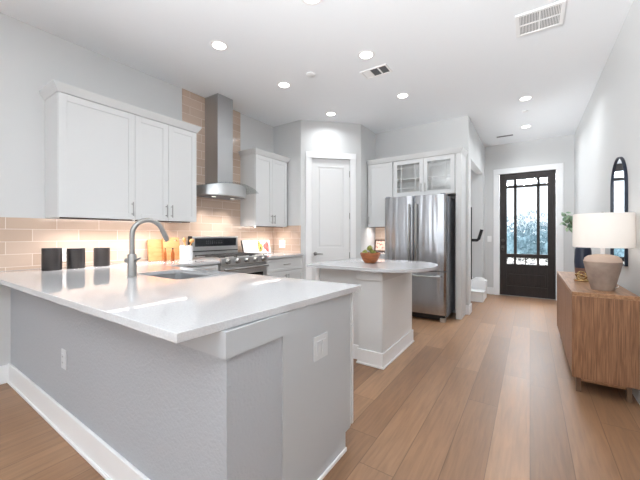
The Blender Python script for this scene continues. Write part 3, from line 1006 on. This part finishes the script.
blob('shrub', (-.85, 10.4, -.02), .85, .6, 1.75, 'hedge', 'teal green shrub outside seen through left door glass', 'shrub', 3)
blob('shrub', (1.0, 11.0, -.02), .95, .6, 1.65, 'hedge', 'lower teal shrub outside seen through right door glass', 'shrub', 4)
blob('shrub', (.05, 12.6, -.02), .9, .6, 2.0, 'hedge', 'tallest shrub farthest from the door seen through the middle glass', 'shrub', 9)

# ------------------------------------------------------------------ stairs in the hall opening
b = MB()
for i in range(6):
    b.box(-2.55, -.70 - i * .26, 6.28, 6.86, i * .19, (i + 1) * .19 - .025, 0)
struct(b.build('stairs', 'trim', smooth=False), 'white stair risers in the hall opening', 'stairs')
b = MB()
for i in range(6):
    b.box(-.96 - i * .26, -.685 - i * .26, 6.26, 6.86, (i + 1) * .19 - .025, (i + 1) * .19, .006)
struct(b.build('stair_treads', 'trim'), 'white stair treads in the hall opening', 'stairs')
t = thing('stair_railing', 'black iron stair railing in the hall opening', 'railing', (-.86, 6.42, .38))
MB().box(-.062, -.04, -.012, .012, 0, 1.35, .002).build('post', 'black', t)
MB().tube([(-.05, 0, .735), (.05, 0, .735), (.075, 0, .76), (.125, 0, .93)], .028, 10).build('handrail', 'black', t)
b = MB().box(-.125, .125, -.1, .1, 0, .17, .01)
b.lathe([(.10, .17), (.085, .20), (.05, .215), (0.001, .22)], (0, 0, 0), 20)
tag(b.build('newel_base', 'trim', loc=(-.80, 6.62, .191)), 'white newel base block on the first stair tread', 'newel')

# ------------------------------------------------------------------ island
t = thing('kitchen_island', 'grey and white kitchen island with corner post and baseboard', 'island', (-1.5, 3.1, 0))
ox, oy = -1.5, 3.1
MB().box(-1.89 - ox, -1.125 - ox, 2.74 - oy, 3.53 - oy, 0, .887).build('base', 'cab', t, smooth=False)
MB().box(-1.36 - ox, -1.121 - ox, 2.680 - oy, 2.95 - oy, 0, .887).build('corner_post', 'cab', t, smooth=False)
MB().box(-1.119 - ox, -1.115 - ox, 2.68 - oy, 3.53 - oy, .0, .80).build('side_panel', 'doorwhite', t, smooth=False)
b = MB().box(-1.375 - ox, -1.104 - ox, 2.652 - oy, 3.54 - oy, .797, .887, .003)
b.build('apron', 'cab', t)
b = MB().box(-1.365 - ox, -1.103 - ox, 2.658 - oy, 2.675 - oy, 0, .14, .004).box(-1.1145 - ox, -1.101 - ox, 2.6585 - oy, 3.545 - oy, 0, .14, .004).box(-1.89 - ox, -1.36 - ox, 2.727 - oy, 2.741 - oy, 0, .14, .004)
b.box(-1.372 - ox, -1.096 - ox, 2.650 - oy, 2.662 - oy, 0, .018, .003).box(-1.103 - ox, -1.093 - ox, 2.650 - oy, 3.55 - oy, 0, .018, .003)
b.build('baseboard', 'trim', t)
MB().box(-1.892 - ox, -1.85 - ox, 2.725 - oy, 2.742 - oy, 0, .887).build('stile', 'trim', t)
# rounded worktop
pts = [(-1.88, 3.56), (-1.88, 2.55)]
cx, cy, rx, ry = -1.16, 3.055, .425, .505
for i in range(25):
    a = -PI / 2 + PI * i / 24
    sgn = 1 if math.sin(a) >= 0 else -1
    pts.append((cx + rx * math.cos(a) ** .9 if math.cos(a) > 0 else cx, cy + ry * math.sin(a)))
o = MB().prism(pts, .888, .92, .003).build('countertop', 'quartz')
tag(o, 'white quartz island worktop with a rounded end', 'countertop')
# bowl
t = thing('wooden_bowl', 'round brown wooden bowl on the island worktop', 'bowl', (-1.40, 3.03, .92))
MB().lathe([(.045, 0), (.06, .004), (.085, .04), (.103, .085), (.108, .108), (.102, .110), (.094, .085), (.075, .045), (.05, .016), (.001, .012)], seg=32, caps=False).build('bowl_body', 'bowlwood', t)
def arti(loc, r, rz, lab):
    rnd = random.Random(int(abs(loc[0] * 1000)))
    b = MB().ball((0, 0, 0), r * .78, (1, 1, .95), 12, 8)
    for k in range(5):
        nl = 9 - k
        el = math.radians(-25 + k * 27)
        for i in range(nl):
            a = 2 * PI * (i + .5 * (k % 2)) / nl
            d = Vector((math.cos(a) * math.cos(el), math.sin(a) * math.cos(el), math.sin(el)))
            tg = Vector((-math.cos(a) * math.sin(el), -math.sin(a) * math.sin(el), math.cos(el)))
            sd = d.cross(tg)
            c = d * r * .8
            vs = [b.bm.verts.new(c + v) for v in (-tg * r * .35, sd * r * .3 + d * r * .05, tg * r * .5 + d * r * .22, -sd * r * .3 + d * r * .05)]
            b.bm.faces.new(vs)
    o = b.build('artichoke', 'arti', loc=loc, rotz=rz)
    o.rotation_euler = (rnd.uniform(-.5, .5), rnd.uniform(-.5, .5), rz)
    return tag(o, lab, 'artichoke', 'artichokes in the wooden bowl')
for (dx, dy, dz, r, lab) in ((-.047, -.03, .100, .036, 'green artichoke at the left of the wooden bowl'), (.045, -.028, .100, .036, 'green artichoke at the right of the wooden bowl'), (0, .05, .100, .036, 'green artichoke at the back of the wooden bowl'), (.0, -.01, .150, .034, 'green artichoke topmost on the pile in the wooden bowl')):
    arti((-1.40 + dx, 3.03 + dy, .92 + dz), r, dx * 30, lab)

# ------------------------------------------------------------------ things on the left counter
def canister(loc, r, h, label):
    t = thing('canister', label, 'canister', loc, 0, 'dark canisters on the left counter')
    MB().lathe([(r * .97, 0), (r, .004), (r, h - .014), (r * .98, h - .010)], seg=32).build('jar', 'canister', t)
    MB().lathe([(r * .985, h - .0098), (r * .985, h - .002), (r * .96, h), (.001, h)], seg=32).build('lid', 'canlid', t)
canister((-3.36, .925, .92), .068, .186, 'largest dark canister nearest the camera under the wall cabinet')
canister((-3.375, 1.098, .92), .067, .177, 'middle dark canister between the largest and the smallest')
canister((-3.395, 1.31, .92), .065, .174, 'smallest dark canister nearest the cutting boards')
def cboard(loc, w, h, th, lean, label, hole=True):
    t = thing('cutting_board', label, 'cutting board', loc, 0, 'cutting boards against the tile')
    b = MB()
    b.holed(rrect(-w / 2, w / 2, 0, h, .02), [rrect(w / 2 - .07, w / 2 - .03, h - .045, h - .028, .008)] if hole else [], -th / 2, th / 2)
    # stand it up: local x -> world Y, local y -> world Z, thickness -> X
    b.xf(Matrix(((0, 0, 1, 0), (1, 0, 0, 0), (0, 1, 0, 0), (0, 0, 0, 1))))
    b.xf(Matrix.Rotation(math.radians(-lean), 4, 'Y'))
    b.build('board', 'board', t)
    return t
cboard((-3.500, 1.955, .922), .30, .245, .018, 8, 'larger square wooden cutting board leaning on the tile')
cboard((-3.462, 2.06, .922), .20, .265, .016, 8, 'narrower wooden cutting board leaning in front of the larger board', True)
def bottle(loc, h, r, m, label):
    t = thing('oil_bottle', label, 'bottle', loc, 0, 'small bottles before the cutting boards')
    MB().lathe([(r * .9, 0), (r, .005), (r, h * .6), (r * .45, h * .78), (r * .4, h * .9)], seg=20).build('glass_body', m, t)
    MB().lathe([(r * .48, h * .9), (r * .48, h), (.001, h)], seg=16).build('cap', 'blackplastic', t)
bottle((-3.36, 1.915, .92), .15, .014, 'amber', 'slim amber bottle before the larger cutting board')
bottle((-3.33, 1.985, .92), .15, .019, 'amber', 'wider amber bottle between the boards and the crock')
t = thing('utensil_crock', 'white crock of wooden utensils beside the range', 'crock', (-3.33, 2.15, .92))
MB().lathe([(.066, 0), (.07, .005), (.071, .165), (.067, .170), (.063, .165), (.062, .012), (.001, .012)], seg=32, caps=False).build('crock_body', 'porcelain', t)
def utensil(dx, dy, tx, ty, ln, head, label):
    b = MB().tube([(dx * .3, dy * .3, .0), (dx, dy, ln * .75), (tx, ty, ln)], [.006, .006, .007], 8)
    b.ball((tx * 1.05, ty * 1.05, ln + .02), .03, head, 14, 8)
    o = b.build('wooden_spoon', 'spoon', loc=(-3.33, 2.15, .935))
    tag(o, label, 'utensil', 'utensils in the white crock')
utensil(.01, .035, .012, .062, .19, (.5, 1.1, .8), 'round headed wooden spoon at the range side of the crock')
utensil(.02, -.02, .03, -.04, .20, (.4, .7, 1.1), 'wooden spoon tilting towards the cutting boards in the crock')
utensil(-.03, 0, -.045, .005, .20, (.4, .8, 1.0), 'wooden spoon at the wall side of the crock')

# cookbook right of the range
t = thing('cookbook', 'open white cookbook with food pictures leaning right of the range', 'book', (-3.42, 3.40, .921))
LEAN = Matrix.Rotation(math.radians(-14), 4, 'Y')
MB().box(-.012, 0, -.285, .285, 0, .222, .002).xf(LEAN).build('cover', 'blackplastic', t)
MB().box(.0005, .014, -.272, -.002, .005, .215, .002).xf(LEAN).build('left_pages', 'paper', t)
MB().box(.0005, .014, .002, .280, .005, .215, .002).xf(LEAN).build('right_pages', 'paper', t)
def patch(cy, cz, ry, rz, seed):
    rnd = random.Random(seed)
    pts = []
    for i in range(18):
        a = 2 * PI * i / 18
        k = 1 + .18 * math.sin(3 * a + seed) + rnd.uniform(-.1, .1)
        pts.append((cy + ry * k * math.cos(a), cz + rz * k * math.sin(a)))
    return pts
MB().prism(patch(.055, .115, .05, .085, 2), .0142, .0152, 0, 'x').xf(LEAN).build('page_picture', 'olive', t)
MB().prism(patch(.195, .11, .06, .08, 5), .0142, .0152, 0, 'x').xf(LEAN).build('page_picture', 'red', t)

# outlets and switches
def plate(name, loc, rotz, w, h, kind, label, cat, group=None, pm='plate'):
    t = thing(name, label, cat, loc, rotz, group)
    MB().box(-w / 2, w / 2, -.006, 0, -h / 2, h / 2, .002).build('cover_plate', pm, t)
    n = 1 if w < .1 else 2
    for i in range(n):
        x = (i - (n - 1) / 2) * .046
        o = MB().box(x - .017, x + .017, -.010, -.0062, -.034, .034, .001).build('rocker' if kind == 's' else 'receptacle', pm, t)
        if kind == 'o':
            b = MB()
            for zz in (-.018, .018):
                b.box(x - .007, x - .005, -.0108, -.0098, zz - .005, zz + .005).box(x + .005, x + .007, -.0108, -.0098, zz - .004, zz + .004)
            b.build('slots', 'vent_dark', o)
plate('outlet', (-2.372, .714, .455), 0, .075, .118, 'o', 'pale grey outlet on the long grey side of the peninsula', 'outlet', pm='plate_grey')
plate('outlet', (-.8678, 1.292, .662), R90, .122, .118, 's', 'pale grey double outlet plate on the peninsula end panel', 'outlet', pm='plate_grey')
plate('outlet', (LW + T + .0005, 1.09, 1.03), R90, .075, .118, 'o', 'white outlet on the tile behind the canisters', 'outlet')
plate('outlet', (-3.376, PY - T - .0005, 1.065), 0, .125, .125, 's', 'white switch plate on the tile beside the pantry', 'switch')
plate('light_switch', (-.69, DY - .0005, 1.13), 0, .075, .118, 's', 'white light switch left of the front door', 'switch')

# ------------------------------------------------------------------ console, lamp, mirror, decor
CX0, CY0, CY1, CT = .268, 3.08, 4.70, .78
t = thing('console_cabinet', 'oak console cabinet along the right wall', 'console', (0, 0, 0))
t.location = ((CX0 + .63) / 2, (CY0 + CY1) / 2, 0)
lx, ly = t.location.x, t.location.y
X1 = RW - .02
MB().box(CX0 - lx, X1 - lx, CY0 - ly, CY1 - ly, CT - .03, CT, .002).build('top', 'oak_h', t)
MB().box(CX0 - lx, X1 - lx, CY0 - ly, CY0 + .028 - ly, .125, CT - .0305, .002).build('side_panel', 'oak_v', t)
MB().box(CX0 - lx, X1 - lx, CY1 - .028 - ly, CY1 - ly, .125, CT - .0305, .002).build('side_panel', 'oak_v', t)
MB().box(CX0 + .03 - lx, X1 - .012 - lx, CY0 + .029 - ly, CY1 - .029 - ly, .125, .15).build('bottom', 'oak_h', t)
MB().box(X1 - .011 - lx, X1 - lx, CY0 + .029 - ly, CY1 - .029 - ly, .125, CT - .0305).build('back_panel', 'oak_v', t)
n = 3
L_ = (CY1 - CY0 - .062) / n
for i in range(n):
    a = CY0 + .031 + i * L_
    MB().box(CX0 + .003 - lx, CX0 + .022 - lx, a + .002 - ly, a + L_ - .002 - ly, .128, CT - .034, .0015).build('door', 'oak_v', t)
for x in (CX0 + .03, X1 - .06):
    for y in (CY0 + .05, CY1 - .09):
        MB().box(x - lx, x + .03 - lx, y - ly, y + .04 - ly, 0, .125, .002).build('leg', 'legwood', t)
MB().box(CX0 + .06 - lx, X1 - .06 - lx, CY0 + .058 - ly, CY0 + .078 - ly, .085, .1245).build('base_rail', 'oak_h', t)
MB().box(CX0 + .038 - lx, CX0 + .052 - lx, CY0 + .09 - ly, CY1 - .09 - ly, .085, .1245).build('base_rail', 'oak_h', t)

t = thing('table_lamp', 'taupe ceramic table lamp with white drum shade on the console', 'lamp', (.462, 3.36, CT))
LX, LY = .49, 3.375
t.location = (.478, 3.31, CT)
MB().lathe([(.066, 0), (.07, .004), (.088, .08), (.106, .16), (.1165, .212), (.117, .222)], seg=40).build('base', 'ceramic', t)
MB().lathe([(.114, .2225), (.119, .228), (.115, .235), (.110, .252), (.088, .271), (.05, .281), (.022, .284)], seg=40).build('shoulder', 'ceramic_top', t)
MB().lathe([(.014, .284), (.014, .33), (.017, .332), (.017, .35)], seg=16).build('neck', 'plate', t)
MB().ball((0, 0, .40), .028).build('bulb', 'bulb', t)
R_ = .1845
MB().lathe([(R_ + .002, .338), (R_, .604), (R_ - .003, .604), (R_ - .001, .338), (R_ + .002, .338)], seg=56, caps=False).build('lamp_shade', 'shade', t)
MB().torus((0, 0, .585), R_ - .006, .002).box(-R_ + .006, R_ - .006, -.002, .002, .583, .586).build('shade_ring', 'steel_handle', t)
MB().lathe([(.004, .34), (.004, .608), (.008, .610), (.008, .618), (.001, .620)], seg=12).build('harp_finial', 'steel_handle', t)
b = MB().tube([(.08, .06, .004), (.10, .15, .004), (.13, .22, .004), (.145, .30, .003)], .003, 6)
b.build('cord', 'plate', t)
pl = bpy.data.lights.new('lamp_bulb_light', 'POINT')
pl.energy = 0.6; pl.color = (1, .98, .96); pl.shadow_soft_size = .03
o = bpy.data.objects.new('lamp_bulb_light', pl); COL.objects.link(o); o.parent = t; o.location = (0, 0, .46)

# arched mirror on the right wall
t = thing('arched_mirror', 'arched mirror in a thin dark frame on the right wall', 'mirror', (RW, 3.785, .96))
def arch(r, zb, zs, n=24):
    p = [(-r, zb), (r, zb)]
    for i in range(n + 1):
        a = PI * i / n
        p.append((r * math.cos(a), zs + r * math.sin(a)))
    return p
A1, A0 = arch(.275, 0, .67), arch(.266, .009, .67)
b = MB()
vs = []
for h in (-.022, -.001):
    vs.append(([b.bm.verts.new((h, y, z)) for y, z in A1], [b.bm.verts.new((h, y, z)) for y, z in A0]))
n = len(A1)
(o0, i0), (o1, i1) = vs
for k in range(n):
    j = (k + 1) % n
    b.bm.faces.new((o0[k], o0[j], i0[j], i0[k])); b.bm.faces.new((o1[j], o1[k], i1[k], i1[j]))
    b.bm.faces.new((o0[j], o0[k], o1[k], o1[j])); b.bm.faces.new((i0[k], i0[j], i1[j], i1[k]))
bmesh.ops.recalc_face_normals(b.bm, faces=b.bm.faces[:])
b.build('frame', mat('mirror_frame', S(26, 36, 54), .4), t)
MB().prism(A0, -.012, -.002, 0, 'x').build('mirror_glass', 'mirror', t, smooth=False)

# vase with leaves
t = thing('vase', 'navy and brown vase behind the table lamp on the console', 'vase', (.45, 4.15, CT))
MB().lathe([(.055, 0), (.062, .01), (.066, .07), (.068, .10)], seg=28).build('foot_band', mat('vase_brown', S(120, 84, 70), .4), t)
MB().lathe([(.068, .1002), (.072, .16), (.066, .28), (.05, .35), (.04, .37), (.032, .37), (.036, .35), (.05, .30), (.001, .12)], seg=28, caps=False).build('vase_body', 'navy', t)
rnd = random.Random(5)
stems = MB(); leaves = MB()
for tx, ty, tz in ((-.135, .10, .66), (-.11, .02, .60), (-.15, .06, .56), (-.02, .06, .62), (-.13, .14, .62)):
    pts = [(0, 0, .30), (tx * .25, ty * .25, .40), (tx * .7, ty * .7, .40 + (tz - .40) * .6), (tx, ty, tz)]
    stems.tube(pts, .003, 6)
    for k in range(9):
        f = .45 + .6 * k / 8
        c = Vector((tx, ty, 0)) * min(1, f) + Vector((0, 0, .40 + (tz - .40) * f))
        d = Vector((rnd.gauss(0, 1), rnd.gauss(0, 1), rnd.gauss(.2, .8))).normalized()
        s = d.cross(Vector((rnd.gauss(0, 1), rnd.gauss(0, 1), rnd.gauss(0, 1)))).normalized()
        up = d.cross(s)
        L0, W0 = .056, .026
        v = [leaves.bm.verts.new(c + q) for q in (Vector((0, 0, 0)), d * L0 * .35 + s * W0 + up * .004, d * L0 * .75 + s * W0 * .8 + up * .004, d * L0, d * L0 * .75 - s * W0 * .8 + up * .004, d * L0 * .35 - s * W0 + up * .004)]
        leaves.bm.faces.new(v)
t2 = thing('eucalyptus_sprig', 'green leafy sprig standing in the navy vase', 'plant', (.45, 4.15, CT))
stems.build('stems', mat('stem', S(90, 100, 70), .6), t2)
leaves.build('leaves', 'leaf', t2)
# gold knot
b = MB()
b.torus((0, 0, .012), .055, .007)
b.torus((.01, .015, .030), .048, .007, Matrix.Rotation(.35, 3, 'X') @ Matrix.Rotation(.2, 3, 'Y'))
b.torus((-.008, .0, .050), .042, .007, Matrix.Rotation(-.4, 3, 'X') @ Matrix.Rotation(.35, 3, 'Y'))
b.torus((0.0, .01, .058), .034, .006, Matrix.Rotation(1.2, 3, 'X') @ Matrix.Rotation(.3, 3, 'Y'))
tag(b.build('ring_sculpture', 'gold', loc=(.405, 3.80, CT)), 'golden sculpture of looped rings lying before the vase', 'ornament')

# ------------------------------------------------------------------ ceiling fixtures
def downlight(loc, label):
    t = thing('recessed_light', label, 'ceiling light', loc, 0, 'recessed ceiling lights')
    MB().lathe([(.082, -.004), (.088, 0), (.062, 0), (.062, -.003), (.082, -.004)], seg=32, caps=False).build('trim_ring', 'plate', t)
    MB().lathe([(.065, -.0015), (.065, -.0004)], seg=32).build('lens', 'downlight', t)
    return t
DLX = [(-2.47, 1.94, 'recessed ceiling light above the sink, left of the range hood'), (-1.38, 1.94, 'recessed ceiling light cut by the top edge of the view'),
       (-2.47, 2.89, 'recessed ceiling light in front of the range hood chimney'), (-1.37, 2.87, 'recessed ceiling light beside the small supply vent'),
       (-2.48, 3.98, 'recessed ceiling light over the pantry door'), (-1.377, 3.98, 'recessed ceiling light in front of the fridge cabinets'),
       (-.05, 4.97, 'recessed ceiling light at the start of the hall'), (-.056, 6.27, 'recessed ceiling light nearest the front door')]
first = None
for x, y, lab in DLX:
    if first is None:
        first = downlight((x, y, CZ), lab)
    else:
        dup(first, (x, y, CZ), lab)
    pw = {1.94: 2.4, 2.89: 3.2, 2.87: 6.0, 3.98: 5.0}.get(y, 11.0)
    area('recessed_glow', (x, y, CZ - .006), (0, 0, 0), .12, .12, pw, (.93, .97, 1.0), 'DISK', 150)
# large return grille
t = thing('return_grille', 'large white slotted return air grille on the ceiling', 'vent', (.066, 3.215, CZ))
hx, hy = .168, .168
b = MB().box(-hx, hx, -hy, -hy + .03, -.010, 0, .002).box(-hx, hx, hy - .03, hy, -.010, 0, .002).box(-hx, -hx + .03, -hy + .03, hy - .03, -.010, 0, .002).box(hx - .03, hx, -hy + .03, hy - .03, -.010, 0, .002)
b.box(-hx + .03, hx - .03, -.006, .006, -.009, 0).box(-.006, .006, -hy + .03, hy - .03, -.0085, 0)
b.build('frame', 'plate', t)
MB().box(-hx + .02, hx - .02, -hy + .02, hy - .02, -.0015, -.0003).build('backing', 'grey_grille', t)
b = MB()
for i in range(26):
    x = -hx + .036 + i * (2 * hx - .072) / 25
    b.box(x - .003, x + .003, -hy + .03, hy - .03, -.0075, -.0018)
b.build('louvers', 'plate', t, smooth=False)
# small supply vent
t = thing('supply_vent', 'small ceiling supply vent with dark louvres', 'vent', (-1.42, 3.225, CZ))
hx, hy = .155, .095
b = MB().box(-hx, hx, -hy, -hy + .02, -.008, 0, .002).box(-hx, hx, hy - .02, hy, -.008, 0, .002).box(-hx, -hx + .02, -hy + .02, hy - .02, -.008, 0, .002).box(hx - .02, hx, -hy + .02, hy - .02, -.008, 0, .002)
for x in (-.05, .05):
    b.box(x - .008, x + .008, -hy + .02, hy - .02, -.008, 0)
b.build('frame', 'plate', t)
MB().box(-.05, hx - .015, -hy + .015, hy - .015, -.002, -.0003).build('dark_louvers', 'vent_dark', t)
MB().box(-hx + .015, -.05, -hy + .015, hy - .015, -.004, -.0003).build('pale_louvers', 'plate', t)
# slot diffuser by the door, smoke detector, sprinkler cap
o = MB().box(-.13, .13, -.03, .03, -.007, 0, .002).build('slot_vent', 'grey_grille', loc=(-.385, 6.65, CZ))
tag(o, 'narrow grey slot vent on the ceiling near the front door', 'vent')
o = MB().lathe([(.05, 0), (.05, -.012), (.042, -.018), (.001, -.018)], seg=28, caps=False).build('smoke_detector', 'plate', loc=(-2.05, 2.86, CZ))
tag(o, 'flat white disc detector on the kitchen ceiling', 'detector')
o = MB().lathe([(.04, 0), (.04, -.006), (.036, -.009), (.001, -.009)], seg=28, caps=False).build('sprinkler_cap', 'plate', loc=(-.06, 5.48, CZ))
tag(o, 'small white sprinkler cap between the two hall lights', 'sprinkler')
